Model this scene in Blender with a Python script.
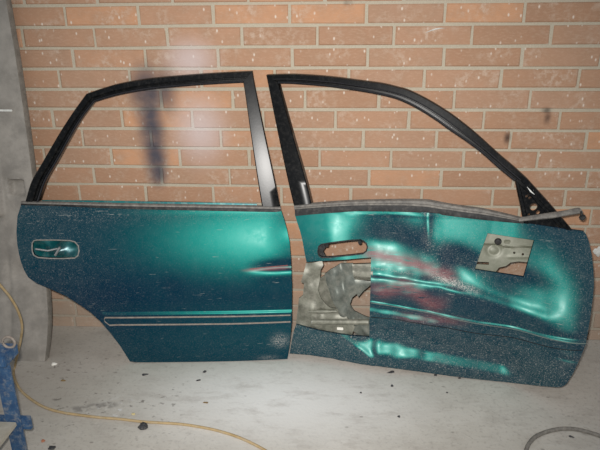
import bpy, bmesh, math, random
import numpy as np
from mathutils import Matrix, Vector
from mathutils.geometry import delaunay_2d_cdt

for _o in list(bpy.data.objects): bpy.data.objects.remove(_o)
random.seed(7)
scn = bpy.context.scene
COL = scn.collection

# ------------------------------------------------------------------ camera, sky, flash, exposure
cam_data = bpy.data.cameras.new('camera'); cam = bpy.data.objects.new('camera', cam_data); COL.objects.link(cam)
cam_data.sensor_width = 36; cam_data.lens = 36.0; cam_data.clip_start = .02
CAM = Vector((0, -2.4777, 1.45))
RC = Matrix(((0.99777288, -0.06510665, -0.01450504), (0.0661121, 0.93639302, 0.34466984), (-0.00885788, -0.34486118, 0.9386119)))
cr, cf, cu = RC.col[0], RC.col[1], RC.col[2]          # right, forward, up
M = Matrix((cr, cu, -cf)).transposed().to_4x4(); M.translation = CAM
cam.matrix_world = M
scn.camera = cam

world = bpy.data.worlds.new('workshop_ambient'); scn.world = world; world.use_nodes = True
bg = world.node_tree.nodes['Background']; bg.inputs['Color'].default_value = (.86, .93, 1.0, 1); bg.inputs['Strength'].default_value = .34

fl = bpy.data.lights.new('camera_flash', 'SPOT'); fl.energy = 240; fl.spot_size = math.radians(86); fl.spot_blend = 1.0
fl.shadow_soft_size = .022; fl.color = (1.0, .97, .93)
flash = bpy.data.objects.new('camera_flash', fl); COL.objects.link(flash)
fp = CAM-cr*.035+cu*.055-cf*.01
flash.matrix_world = Matrix.Translation(fp) @ M.to_quaternion().to_matrix().to_4x4()

vs = scn.view_settings
vs.view_transform = 'Standard'; vs.look = 'None'; vs.gamma = 1; vs.use_curve_mapping = False
vs.exposure = 0.0

# ------------------------------------------------------------------ measured outlines (metres, in each door's own upright plane)
R_CREASE = [(-0.0756,0.2615),(0.1228,0.2627),(0.3284,0.2617),(0.534,0.2603),(0.7075,0.2589)]
R_FOLD = [(0.4991,0.4402),(0.5884,0.442),(0.7104,0.4425)]
F_CREASE_A = [(0.3424,0.3252),(0.5523,0.3041),(0.7657,0.2742),(0.9488,0.2675),(1.1357,0.2736)]
F_CREASE_B = [(0.338,0.4313),(0.4675,0.4289),(0.603,0.4145),(0.7566,0.3809),(0.8688,0.3666),(0.991,0.3639),(1.0396,0.3887)]
R_SKIN = [(-0.3886,0.6951),(-0.405,0.6503),(-0.4083,0.591),(-0.4052,0.5457),(-0.3988,0.5074),(-0.3919,0.4762),(-0.3813,0.4446),(-0.3667,0.4165),(-0.3355,0.3923),(-0.2833,0.3706),(-0.2152,0.3401),(-0.1618,0.3008),(-0.1245,0.2688),(-0.0882,0.227),(-0.054,0.171),(-0.0232,0.1059),(-0.0077,0.0584),(0.0057,0.0107),(0.0352,0.0057),(0.3071,0.005),(0.4796,0.0045),(0.6852,0.0073),(0.6952,0.0887),(0.7046,0.1967),(0.7089,0.3517),(0.707,0.4739),(0.7022,0.5473),(0.693,0.593),(0.6817,0.6324),(0.6701,0.6631),(0.5929,0.6671),(0.3419,0.6769),(0.0179,0.6859),(-0.2273,0.692)]
R_HOLE = [(-0.3441,0.5311),(-0.3429,0.5502),(-0.3353,0.5593),(-0.3228,0.5617),(-0.2486,0.5622),(-0.187,0.5605),(-0.1666,0.555),(-0.1529,0.5398),(-0.1509,0.5208),(-0.1555,0.5034),(-0.1682,0.4937),(-0.2216,0.4911),(-0.271,0.4912),(-0.3204,0.4946),(-0.3367,0.5023),(-0.3428,0.5157)]
R_BELT_T = [(-0.388,0.7057),(-0.2266,0.7038),(0.0184,0.6976),(0.3423,0.689),(0.5932,0.6805),(0.6688,0.6764)]
R_BELT_M = [(-0.3884,0.6994),(-0.227,0.6963),(0.0181,0.6898),(0.342,0.6812),(0.593,0.6718),(0.6694,0.6685)]
R_BELT_B = [(-0.3887,0.6931),(-0.2274,0.6892),(0.0176,0.6796),(0.3416,0.669),(0.5927,0.6593),(0.67,0.6569)]
R_FLANGE_T = [(-0.3083,0.7058),(-0.0683,0.7045),(0.177,0.6988),(0.4214,0.6912),(0.5723,0.6844)]
R_FLANGE_B = [(-0.3094,0.6876),(-0.0693,0.686),(0.1763,0.6802),(0.4208,0.6722),(0.5718,0.6653)]
R_BAR_A_O = [(-0.3712,0.707),(-0.3394,0.7876),(-0.2896,0.8618),(-0.2114,0.9777),(-0.1545,1.0542),(-0.0985,1.1225)]
R_BAR_A_I = [(-0.3174,0.7054),(-0.2816,0.7878),(-0.2299,0.8658),(-0.1631,0.9699),(-0.1171,1.0349),(-0.0659,1.0927)]
R_BAR_T_O = [(-0.0985,1.1225),(-0.0292,1.1437),(0.0395,1.161),(0.1598,1.1789),(0.3191,1.1909),(0.4383,1.1971),(0.5675,1.2016)]
R_BAR_T_I = [(-0.0659,1.0927),(-0.0109,1.1087),(0.0578,1.1237),(0.1662,1.1403),(0.3177,1.1516),(0.4292,1.1572),(0.5287,1.1605)]
R_BAR_B_O = [(0.5675,1.2016),(0.5789,1.1309),(0.6117,0.9582),(0.6474,0.7828),(0.6664,0.6784)]
R_BAR_B_I = [(0.5287,1.1605),(0.5342,1.1278),(0.5554,0.9553),(0.5778,0.7843),(0.5932,0.6781)]
R_LINE_T = [(-0.0653,0.2435),(-0.0031,0.243),(0.1624,0.2439),(0.3272,0.2433),(0.492,0.2421),(0.701,0.2405)]
R_LINE_B = [(-0.0514,0.205),(-0.0074,0.207),(0.159,0.2075),(0.3247,0.2068),(0.4904,0.2056),(0.7005,0.2072)]
R_RED = [(0.5397,0.4425),(0.5884,0.4452),(0.6413,0.4478),(0.6943,0.451)]
F_SKIN = [(0.0132,0.6541),(0.0251,0.6245),(0.0323,0.6077),(0.0394,0.5909),(0.0456,0.5721),(0.0517,0.5531),(0.0556,0.5357),(0.0594,0.5183),(0.0672,0.487),(0.0715,0.4712),(0.1022,0.476),(0.1349,0.4801),(0.1673,0.4842),(0.1974,0.4882),(0.2272,0.4914),(0.2527,0.4939),(0.2781,0.4957),(0.3035,0.4971),(0.3289,0.4987),(0.3305,0.4717),(0.3318,0.443),(0.3336,0.4171),(0.3338,0.3903),(0.3339,0.3627),(0.3334,0.3302),(0.334,0.3016),(0.3349,0.2753),(0.3349,0.2418),(0.3347,0.1919),(0.3354,0.1488),(0.3162,0.151),(0.297,0.1534),(0.2764,0.155),(0.2558,0.1561),(0.2311,0.1593),(0.2064,0.1622),(0.1827,0.1616),(0.1596,0.1638),(0.1407,0.1673),(0.1219,0.1707),(0.0881,0.1765),(0.0541,0.1827),(0.0285,0.1887),(0.0191,0.1614),(0.0111,0.1214),(0.0026,0.0797),(-0.0065,0.0306),(0.0239,0.0321),(0.054,0.0336),(0.084,0.035),(0.1102,0.0334),(0.1363,0.0319),(0.1623,0.0303),(0.1996,0.0294),(0.2367,0.0301),(0.2688,0.0274),(0.3013,0.0291),(0.3371,0.0369),(0.3716,0.0344),(0.406,0.0331),(0.4404,0.0316),(0.4746,0.0288),(0.5088,0.0232),(0.5417,0.0171),(0.5744,0.0143),(0.6069,0.0124),(0.6394,0.0105),(0.6717,0.0084),(0.7018,0.0073),(0.7319,0.0061),(0.7618,0.0049),(0.7916,0.0039),(0.8252,0.0043),(0.8585,0.0051),(0.8908,0.0088),(0.9213,0.0167),(0.9503,0.0276),(0.9776,0.0416),(1.0034,0.0572),(1.0214,0.0677),(1.0394,0.0769),(1.0578,0.0847),(1.0714,0.0939),(1.083,0.1086),(1.0915,0.132),(1.1004,0.1543),(1.1097,0.1833),(1.1195,0.2111),(1.1276,0.2401),(1.1354,0.2694),(1.1391,0.2956),(1.1418,0.3235),(1.1451,0.3504),(1.1474,0.3763),(1.1499,0.4021),(1.1524,0.4279),(1.1534,0.448),(1.1546,0.4679),(1.1529,0.4926),(1.1515,0.517),(1.1487,0.5397),(1.1461,0.5623),(1.1408,0.5847),(1.1356,0.6071),(1.1268,0.6293),(1.118,0.64),(1.0915,0.6428),(1.0647,0.6458),(1.0378,0.649),(1.0065,0.6533),(0.9751,0.6575),(0.9505,0.6609),(0.9258,0.6642),(0.9012,0.6674),(0.8768,0.6684),(0.8527,0.6689),(0.8285,0.6694),(0.7981,0.6705),(0.7674,0.6719),(0.7365,0.6735),(0.7054,0.6761),(0.6742,0.6787),(0.6428,0.6813),(0.6145,0.6838),(0.586,0.6865),(0.567,0.6878),(0.5479,0.6896),(0.5327,0.6907),(0.5024,0.6885),(0.4717,0.6878),(0.4396,0.6871),(0.4073,0.6865),(0.3749,0.6859),(0.3422,0.6846),(0.3095,0.6832),(0.2765,0.682),(0.2469,0.6787),(0.2172,0.676),(0.1875,0.6732),(0.1574,0.67),(0.1217,0.666),(0.0858,0.6621),(0.0496,0.6581)]
F_HOLE = [(0.1169,0.5205),(0.1194,0.5367),(0.128,0.5451),(0.1461,0.5495),(0.1642,0.5538),(0.184,0.5573),(0.2036,0.5602),(0.2232,0.5624),(0.2426,0.5644),(0.2737,0.5647),(0.2934,0.5608),(0.3074,0.5497),(0.3121,0.5363),(0.3092,0.5219),(0.2965,0.5128),(0.2751,0.5108),(0.2538,0.5088),(0.2304,0.5067),(0.2067,0.5038),(0.1868,0.501),(0.1668,0.4977),(0.1343,0.4937),(0.1218,0.5007),(0.1173,0.5107)]
F_CUT = [(0.7679,0.6238),(0.7966,0.621),(0.8251,0.6184),(0.8534,0.616),(0.8818,0.6138),(0.9103,0.6111),(0.9389,0.6082),(0.9335,0.586),(0.9282,0.5634),(0.9232,0.5404),(0.9186,0.5175),(0.9146,0.4934),(0.9108,0.4685),(0.881,0.4702),(0.8508,0.4726),(0.8205,0.475),(0.7905,0.4772),(0.7606,0.4787),(0.7308,0.4793),(0.7364,0.5057),(0.7418,0.5321),(0.7476,0.557),(0.7542,0.5798),(0.761,0.602)]
F_BELT_T = [(0.0092,0.6873),(0.0831,0.698),(0.18,0.7104),(0.2753,0.7202),(0.4309,0.731),(0.5263,0.734),(0.5682,0.7298),(0.6214,0.7224),(0.6815,0.7161),(0.7338,0.7116),(0.8081,0.6994),(0.8926,0.684)]
F_BELT_M = [(0.0122,0.6732),(0.0837,0.6831),(0.1807,0.6949),(0.276,0.704),(0.4319,0.712),(0.5277,0.7113),(0.5696,0.7072),(0.6226,0.7029),(0.6828,0.6974),(0.7351,0.693),(0.8092,0.6846),(0.8933,0.6745)]
F_BELT_B = [(0.017,0.6467),(0.0849,0.6568),(0.1818,0.6692),(0.2772,0.68),(0.4334,0.6861),(0.5292,0.6863),(0.5711,0.6838),(0.6242,0.6796),(0.6844,0.6749),(0.7366,0.6713),(0.8105,0.6675),(0.8977,0.6651)]
F_BAR_B_O = [(-0.1229,1.1875),(-0.1088,1.1307),(-0.0662,0.9591),(-0.0207,0.7858),(0.0094,0.681)]
F_BAR_B_I = [(-0.07,1.1581),(-0.0608,1.1279),(-0.0042,0.9575),(0.0534,0.7895),(0.0834,0.6893)]
F_BAR_T_O = [(-0.1229,1.1875),(-0.053,1.1909),(0.0161,1.1912),(0.136,1.1847),(0.2537,1.1723),(0.3386,1.1626),(0.3962,1.1503),(0.4459,1.1372),(0.5227,1.1021),(0.5994,1.0586),(0.6571,1.0195),(0.715,0.9755),(0.7923,0.9115),(0.8458,0.8704),(0.8999,0.8258)]
F_BAR_T_I = [(-0.07,1.1581),(-0.0233,1.1582),(0.0375,1.1555),(0.1375,1.149),(0.2476,1.1361),(0.3176,1.1255),(0.3793,1.1134),(0.4255,1.0982),(0.4796,1.0736),(0.5415,1.0384),(0.6034,0.9983),(0.661,0.9632),(0.7186,0.9246),(0.7883,0.8683),(0.8514,0.8214)]
F_BAR_A_O = [(0.8999,0.8258),(0.9362,0.7889),(0.9731,0.7519),(1.0169,0.7063),(1.0763,0.6433)]
F_BAR_A_I = [(0.8514,0.8214),(0.896,0.7841),(0.9363,0.7435),(0.9761,0.7035),(1.0341,0.6471)]
F_SAIL = [(0.854,0.8217),(0.8735,0.8041),(0.8971,0.7824),(0.9374,0.7417),(0.9774,0.7017),(1.0354,0.6446),(0.9764,0.6536),(0.9024,0.6633),(0.888,0.709),(0.8712,0.7636)]
F_POST_L = [(0.8531,0.8233),(0.8705,0.7616),(0.8975,0.6673)]
F_POST_R = [(0.8684,0.8107),(0.8881,0.7547),(0.9144,0.6662)]
F_SAILHOLES = [(0.9298,0.7238,0.0145),(0.9475,0.7035,0.008),(0.9008,0.7633,0.005),(0.9131,0.7574,0.005),(0.9146,0.6964,0.0045),(0.972,0.6975,0.0045)]
F_ARM_T = [(0.8734,0.6885),(0.9305,0.6983),(0.9874,0.7102),(1.0397,0.7201),(1.0855,0.7299),(1.1002,0.7226)]
F_ARM_B = [(0.878,0.6749),(0.9316,0.6826),(0.9738,0.6895),(1.0112,0.6968),(1.0476,0.7051),(1.1012,0.7139)]
F_CLIP = (1.1009,0.7003)
F_RAIL = [(0.9141,0.7878)]
P_POST = [(0.0665,0.4596),(0.0995,0.4663),(0.1324,0.4729),(0.1387,0.4571),(0.1286,0.4378),(0.1248,0.3936),(0.119,0.3545),(0.132,0.3161),(0.17,0.2815),(0.2035,0.2688),(0.2329,0.2439),(0.275,0.2007),(0.259,0.144),(0.2296,0.1456),(0.2042,0.1498),(0.1575,0.1492),(0.0848,0.1587),(0.0246,0.1747),(0.0302,0.2315),(0.0394,0.3069),(0.0563,0.3221),(0.0601,0.3725),(0.0474,0.3782),(0.0553,0.4087),(0.0629,0.4387)]
P_PLATE = [(0.1422,0.4135),(0.1682,0.4406),(0.2085,0.4617),(0.2328,0.466),(0.2571,0.4678),(0.2635,0.4108),(0.2822,0.3442),(0.2583,0.3201),(0.2508,0.2926),(0.268,0.2622),(0.3014,0.2488),(0.3345,0.2385),(0.3375,0.1224),(0.3037,0.1341),(0.2526,0.1889),(0.2144,0.2332),(0.1929,0.2778),(0.1713,0.3209),(0.158,0.3636)]
P_WEB = [(0.1139,0.3846),(0.1386,0.4038),(0.1639,0.3932),(0.1866,0.3076),(0.2256,0.2278),(0.1918,0.2338),(0.1493,0.2672),(0.1194,0.3011),(0.1088,0.336)]
P_BLOCK = [(0.2539,0.4643),(0.3379,0.4736),(0.341,0.4054),(0.2668,0.4037)]
P_FLAP = [(0.2667,0.4009),(0.3324,0.402),(0.333,0.3869),(0.3058,0.3574),(0.2824,0.323),(0.2733,0.3546)]
P_TUBE = [(0.1002,0.2151),(0.3326,0.2373)]
P_TUBE2 = [(0.0782,0.2513),(0.1999,0.2659)]
P_TAG = (0.2144,0.1869)
F_BOSS = [(0.1512,0.5422),(0.2828,0.5617)]
F_BRACKET = [(0.1089,0.5343),(0.1349,0.5408),(0.1446,0.5273),(0.1346,0.5123),(0.1479,0.4894),(0.1152,0.4829)]
Q_PLATE = [(0.7433,0.6264),(0.9742,0.6087),(0.9644,0.516),(0.925,0.5102),(0.8959,0.5106),(0.867,0.5043),(0.8497,0.489),(0.8243,0.4808),(0.8144,0.4644),(0.8088,0.4403),(0.7177,0.4422),(0.7008,0.465),(0.7221,0.4874),(0.7561,0.4886),(0.7863,0.4888),(0.7856,0.4988),(0.729,0.4979),(0.7123,0.52)]
Q_STEP = [(0.762,0.5688),(0.8106,0.5702),(0.8408,0.5618),(0.9431,0.5692)]
Q_BOLT = (0.8128,0.5828)
Q_HOLES = [(0.8768,0.5414),(0.9085,0.5385)]
R_POCKET = (-0.2676,0.5078)
F_LINE_A = [(0.3386,0.3197),(0.5527,0.2984),(0.7662,0.268),(0.9494,0.2619),(1.136,0.2693)]
F_LINE_B = [(0.3407,0.2555),(0.4569,0.2549),(0.6148,0.2405),(0.7707,0.2205),(0.9531,0.2244),(1.1237,0.2444)]
HOSE_UP = [(-1.2416,-0.62,0.5869),(-1.2286,-0.58,0.5015),(-1.2218,-0.545,0.4351),(-1.223,-0.51,0.3575),(-1.2363,-0.48,0.2792),(-1.2663,-0.455,0.2049),(-1.3063,-0.43,0.1231)]
HOSE = [(-1.3761,-0.3635),(-1.3463,-0.4282),(-1.2754,-0.5146),(-1.2044,-0.5729),(-1.1242,-0.6216),(-1.049,-0.6477),(-0.9648,-0.662),(-0.8838,-0.6715),(-0.8055,-0.6764),(-0.707,-0.687),(-0.5741,-0.6921),(-0.4774,-0.7078),(-0.4113,-0.726),(-0.3412,-0.754),(-0.2714,-0.7939),(-0.2067,-0.842),(-0.1155,-0.929)]
CABLE = [(0.6146,-0.8518),(0.6519,-0.7646),(0.6723,-0.7285),(0.7074,-0.6905),(0.7581,-0.6612),(0.8127,-0.6442),(0.8616,-0.6447),(0.9047,-0.6606),(0.9383,-0.6808),(0.9936,-0.7356)]
BITS = [(-0.7057,-0.7149),(-0.804,-0.3849),(-0.5572,-0.3499),(-0.5683,-0.4122),(-0.5062,-0.5571),(0.2278,-0.3112),(0.2223,-0.4098),(-1.2192,-0.3309),(-1.1281,-0.4449),(0.4083,-0.3247),(0.5035,-0.341),(0.2336,-0.6009),(0.4361,-0.4422),(-1.0394,-0.8059),(0.8324,-0.6783),(-0.9907,-0.8396),(-0.7656,-0.6416),(0.0962,-0.4605)]
STAIN_F = [(-0.9825,-0.6199),(-0.9306,-0.6018),(-0.8837,-0.59)]
WALLPTS = [(-0.8011,1.0907),(-0.7962,0.9652),(-0.7919,0.8265),(-0.6113,1.2626),(-0.5909,0.9575),(1.1151,0.4375),(0.3227,1.3417),(0.4059,1.3597),(0.8211,1.0443),(0.8292,1.0122),(0.6801,0.93),(0.0255,1.4539)]
ROWOFF = {-1:0.2334,0:0.0933,1:0.2029,2:0.1032,3:0.0304,4:0.1536,5:0.2783,6:0.0955,7:0.2128,8:0.1252,9:0.0479,10:0.1659,16:0.2494}
G_EDGE = [(0.0,-0.0023),(0.0078,0.0659),(0.0122,0.1372),(0.0131,0.2093),(0.0093,0.308),(0.0008,0.4506),(-0.0081,0.632),(-0.0173,0.7983),(-0.0221,1.0103),(-0.0267,1.2497),(-0.0344,1.4621)]
G_PTS = [(-0.1222,1.0557),(-0.0587,1.0558),(-0.1248,0.7631),(-0.062,0.6962),(-0.1344,0.3308),(0.0044,0.3337),(-0.1553,0.6184),(-0.1557,0.2534),(-0.1782,0.2529),(-0.1453,0.4467),(-0.1584,0.0848)]

# ------------------------------------------------------------------ sheet metal shapes
def _g(x, s): return math.exp(-(x/s)**2)
def _sm(a, b, x):
    t = min(1.0, max(0.0, (x-a)/(b-a))); return t*t*(3-2*t)
def _win(a, b, s, x): return _sm(a-s, a+s, x)*(1-_sm(b-s, b+s, x))
def _st(x, s, r): return math.tanh(x/s)*math.exp(-(x/r)**2)
def _lerp(pts, x):
    if x <= pts[0][0]: return pts[0][1]
    for (x0, y0), (x1, y1) in zip(pts, pts[1:]):
        if x <= x1: return y0+(y1-y0)*(x-x0)/(x1-x0)
    return pts[-1][1]

# outward bulge of the rear door skin above its upright plane (metres)
def w1_base(u, v):
    vb = .66
    a = min(v, vb)
    w = .30*a-.62*a*a
    if v > vb: w -= .268*(v-vb)
    return w-.05*(u-.45)**2

def w1(u, v):
    w = w1_base(u, v)
    if v > .67: return w
    # crease above the place of the lost side moulding, and its shallow channel
    l = .252-.006*(u+.07)/.77
    l = _lerp(R_CREASE, u)
    w += -.0042*_st(v-l, .0055, .035)*_sm(-.09, -.06, u)
    w += -.0025*_win(l-.062, l-.012, .004, v)*_sm(-.08, -.05, u)
    # crushed fold by the front edge
    k = _sm(.50, .66, u)
    l = .434+.02*(u-.6)
    w += k*(-.0045*_st(v-l, .006, .04)-.004*_g(v-l-.01, .02))
    # bent front edge above it
    w += .012*_sm(.60, .72, u)*_g(v-.58, .07)
    # small dings
    for (a, b, r, d) in ((.62, .12, .03, -.004), (.2, .35, .05, -.003), (-.2, .33, .07, .003), (.35, .12, .06, -.002)):
        w += d*math.exp(-((u-a)**2+(v-b)**2)/(r*r))
    return w

# front door: the same section, then the crash damage
def w2_base(u, v):
    vb = .665
    a = min(v, vb)
    w = .26*a-.50*a*a-.30*_sm(.86, 1.12, u)*(a-.50)
    if v > vb: w -= .235*(v-vb)
    return w-.04*(min(u, .78)-.45)**2+(.28*max(0, min(u, 1.0)-.78)**2+.123*max(0, u-1.0)-.85*max(0, u-1.0)**2)*(1-_sm(.66, .76, v))

DENTS2 = [  # u, v, radius u, radius v, rotation, depth
    (.665, .490, .090, .060, -.30, -.024),
    (.945, .440, .150, .055, -.20, -.010),
    (.20, .15, .09, .05, 0, -.006),
]
def w2(u, v):
    w = w2_base(u, v)
    if v > .70: return w
    for a, b, ru, rv, t, d in DENTS2:
        c, s = math.cos(t), math.sin(t)
        x, y = (u-a)*c+(v-b)*s, -(u-a)*s+(v-b)*c
        e = (x/ru)**2+(y/rv)**2
        if e < 12: w += d*math.exp(-e)
    # caved-in sheet below the waistline
    k = _win(.25+.25*(.6-v), .50+.25*(.6-v), .10, u)
    if k > 0:
        a, b = (.695-v)/.14, (v-.37)/.185
        t = -math.log(math.exp(-a*7)+math.exp(-b*7))/7
        w -= .046*k*max(0, t)
    # upright fold under the kinked waistline
    x = u-.540-.06*(.70-v)
    w += .012*math.exp(-math.hypot(x, .004)/.022)*_sm(.50, .64, v)
    # rolled lip below the waistline
    l = _lerp([(.0, .645), (.2, .675), (.53, .690), (.72, .672), (.9, .66), (1.2, .63)], u)
    w += -.0025*math.tanh((v-l+.006)/.004)*_win(.22, .54, .03, u)
    # long scrape crease running into the rim of the big dent
    l = _lerp([(.30, .432), (.336, .430), (.60, .415), (.715, .398)], u)
    w += -.0030*_st(v-l, .006, .03)*_win(.30, .70, .04, u)
    l = _lerp([(.60, .425), (.715, .408), (.867, .366), (.94, .352), (.998, .347), (1.04, .352), (1.08, .37)], u)
    w += -.0080*_st(v-l-.004, .018, .09)*_win(.64, 1.02, .05, u)
    # line of the lost side moulding: step, flat, groove
    l = _lerp([(.30, .331), (.341, .329), (.763, .281), (1.157, .229)], u)
    l = _lerp(F_CREASE_A, u)
    w += -.0032*_st(v-l, .0045, .02)
    w += -.0095*_st(v-l+.036, .016, .06)*_win(.30, .62, .06, u)
    w += -.0025*_g(v-l+.060+.012*(u-.34), .0045)
    # crushed foot of the panel
    l = _lerp([(.10, .150), (.339, .130), (.50, .108), (.664, .086), (.981, .048), (1.1, .03)], u)
    k = _win(.31, .50, .06, u)
    w += k*(-.036*_st(v-l+.008, .047, .15))
    k = _win(.50, .93, .07, u)
    w += k*(-.026*_st(v-l+.004, .032, .12))
    # diagonal fold beside the cut
    x = ((u-.215)*.075+(v-.167)*.121)/.142
    w += -.008*math.tanh(x/.012)*_win(.20, .36, .02, u)*(1-_sm(.17, .21, v))
    # buckled sheet around the impact
    q = _win(.30, .62, .06, u)*_win(.06, .50, .05, v)
    if q > 0:
        w += q*(.0011*math.sin(31*u+55*v)*math.sin(47*v-19*u+1)+.0009*math.sin(83*u-40*v+2)*math.sin(71*v+30*u))
    return w

# lean of the grey panel: steeper at the foot, easing to the wall
def w3_base(v): return -.25*(1-math.exp(-max(v, -.05)/.7))/(1-math.exp(-1.7/.7))


# ------------------------------------------------------------------ material helpers
MATS = {}
class NT:
    def __init__(s, name):
        s.m = bpy.data.materials.new(name); s.m.use_nodes = True
        s.t = s.m.node_tree; s.n = s.t.nodes; s.l = s.t.links; s.n.clear()
        s.out = s.n.new('ShaderNodeOutputMaterial'); MATS[name] = s.m
    def new(s, ty, **kw):
        n = s.n.new(ty)
        for k, v in kw.items(): setattr(n, k, v)
        return n
    def put(s, sock, v):
        if hasattr(v, 'is_linked') or isinstance(v, bpy.types.NodeSocket): s.l.new(v, sock)
        elif isinstance(v, (tuple, list)) and len(v) == 3 and sock.type == 'RGBA': sock.default_value = (*v, 1)
        else: sock.default_value = v
    def math(s, op, a, b=None, clamp=False):
        n = s.new('ShaderNodeMath', operation=op); n.use_clamp = clamp
        s.put(n.inputs[0], a)
        if b is not None: s.put(n.inputs[1], b)
        return n.outputs[0]
    def noise(s, vec, scale, detail=4, rough=.55):
        n = s.new('ShaderNodeTexNoise'); s.put(n.inputs['Vector'], vec); n.inputs['Scale'].default_value = scale
        n.inputs['Detail'].default_value = detail; n.inputs['Roughness'].default_value = rough
        return n.outputs['Fac']
    def ramp(s, v, a, b, lo=0., hi=1.):
        n = s.new('ShaderNodeMapRange'); s.put(n.inputs[0], v)
        n.inputs[1].default_value = a; n.inputs[2].default_value = b; n.inputs[3].default_value = lo; n.inputs[4].default_value = hi
        n.interpolation_type = 'SMOOTHSTEP'
        return n.outputs[0]
    def mix(s, f, a, b):
        n = s.new('ShaderNodeMix', data_type='RGBA'); s.put(n.inputs[0], f); s.put(n.inputs[6], a); s.put(n.inputs[7], b)
        return n.outputs[2]
    def mapping(s, vec, scale=(1, 1, 1), loc=(0, 0, 0), rot=(0, 0, 0)):
        n = s.new('ShaderNodeMapping'); s.put(n.inputs[0], vec)
        n.inputs['Scale'].default_value = scale; n.inputs['Location'].default_value = loc; n.inputs['Rotation'].default_value = rot
        return n.outputs[0]
    def blob(s, pos, c, r, edge=.0):           # soft spot of radius r (xyz) round c
        m = s.new('ShaderNodeVectorMath', operation='SUBTRACT'); s.put(m.inputs[0], pos); m.inputs[1].default_value = c
        d = s.new('ShaderNodeVectorMath', operation='DIVIDE'); s.l.new(m.outputs[0], d.inputs[0]); d.inputs[1].default_value = r
        ln = s.new('ShaderNodeVectorMath', operation='LENGTH'); s.l.new(d.outputs[0], ln.inputs[0])
        return s.ramp(ln.outputs['Value'], edge, 1.0, 1.0, 0.0)
    def bump(s, h, strength=.3, dist=.002):
        n = s.new('ShaderNodeBump'); s.put(n.inputs['Height'], h); n.inputs['Strength'].default_value = strength; n.inputs['Distance'].default_value = dist
        return n.outputs[0]
    def bsdf(s, **kw):
        n = s.new('ShaderNodeBsdfPrincipled')
        for k, v in kw.items(): s.put(n.inputs[k.replace('_', ' ')], v)
        return n
    def done(s, sh):
        s.l.new(sh.outputs[0], s.out.inputs['Surface']); return s.m
    def pos(s): return s.new('ShaderNodeNewGeometry').outputs['Position']
    def obj(s): return s.new('ShaderNodeTexCoord').outputs['Object']

def lin(r, g, b):
    f = lambda c: (c/255/12.92) if c/255 <= .04045 else ((c/255+.055)/1.055)**2.4
    return (f(r), f(g), f(b))

def wall_marks(t, pos, col):
    # black spray and pale overspray left on the wall, dark smears, pale dust at the foot
    n = t.noise(pos, 9, 4)
    pale = t.math('MAXIMUM', t.blob(pos, (WALLPTS[3][0], 0, WALLPTS[3][1]-.02), (.16, .3, .13)), t.blob(pos, (WALLPTS[4][0], 0, WALLPTS[4][1]), (.17, .3, .22)))
    col = t.mix(t.math('MULTIPLY', pale, .55), col, lin(214, 203, 205))
    d = None
    for i, dz, rx, rz in ((0, .02, .11, .17), (0, -.06, .09, .15), (1, 0, .085, .17), (1, -.06, .08, .16), (2, .01, .08, .15), (2, -.05, .07, .10)):
        b = t.blob(pos, (WALLPTS[i][0], 0, WALLPTS[i][1]+dz), (rx, .3, rz), .1)
        d = b if d is None else t.math('MAXIMUM', d, b)
    d = t.math('MAXIMUM', d, t.math('MULTIPLY', t.blob(pos, (WALLPTS[0][0]+.07, 0, WALLPTS[0][1]+.03), (.09, .3, .15)), .8))
    d = t.math('MULTIPLY', d, t.ramp(n, .25, .6, .7, 1.0))
    col = t.mix(t.math('MULTIPLY', d, .97), col, lin(72, 72, 82))
    for i, r in ((8, (.03, .3, .02)), (9, (.022, .3, .04)), (10, (.022, .3, .04)), (11, (.03, .3, .02))):
        b = t.math('MULTIPLY', t.blob(pos, (WALLPTS[i][0], 0, WALLPTS[i][1]), r), t.ramp(n, .35, .6, .2, .9))
        col = t.mix(b, col, lin(60, 48, 44))
    sep = t.new('ShaderNodeSeparateXYZ'); t.put(sep.inputs[0], pos)
    foot = t.math('MULTIPLY', t.ramp(sep.outputs[2], .0, .5, .78, 0), t.ramp(n, .2, .7, .6, 1))
    return t.mix(foot, col, lin(165, 155, 142))

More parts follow.
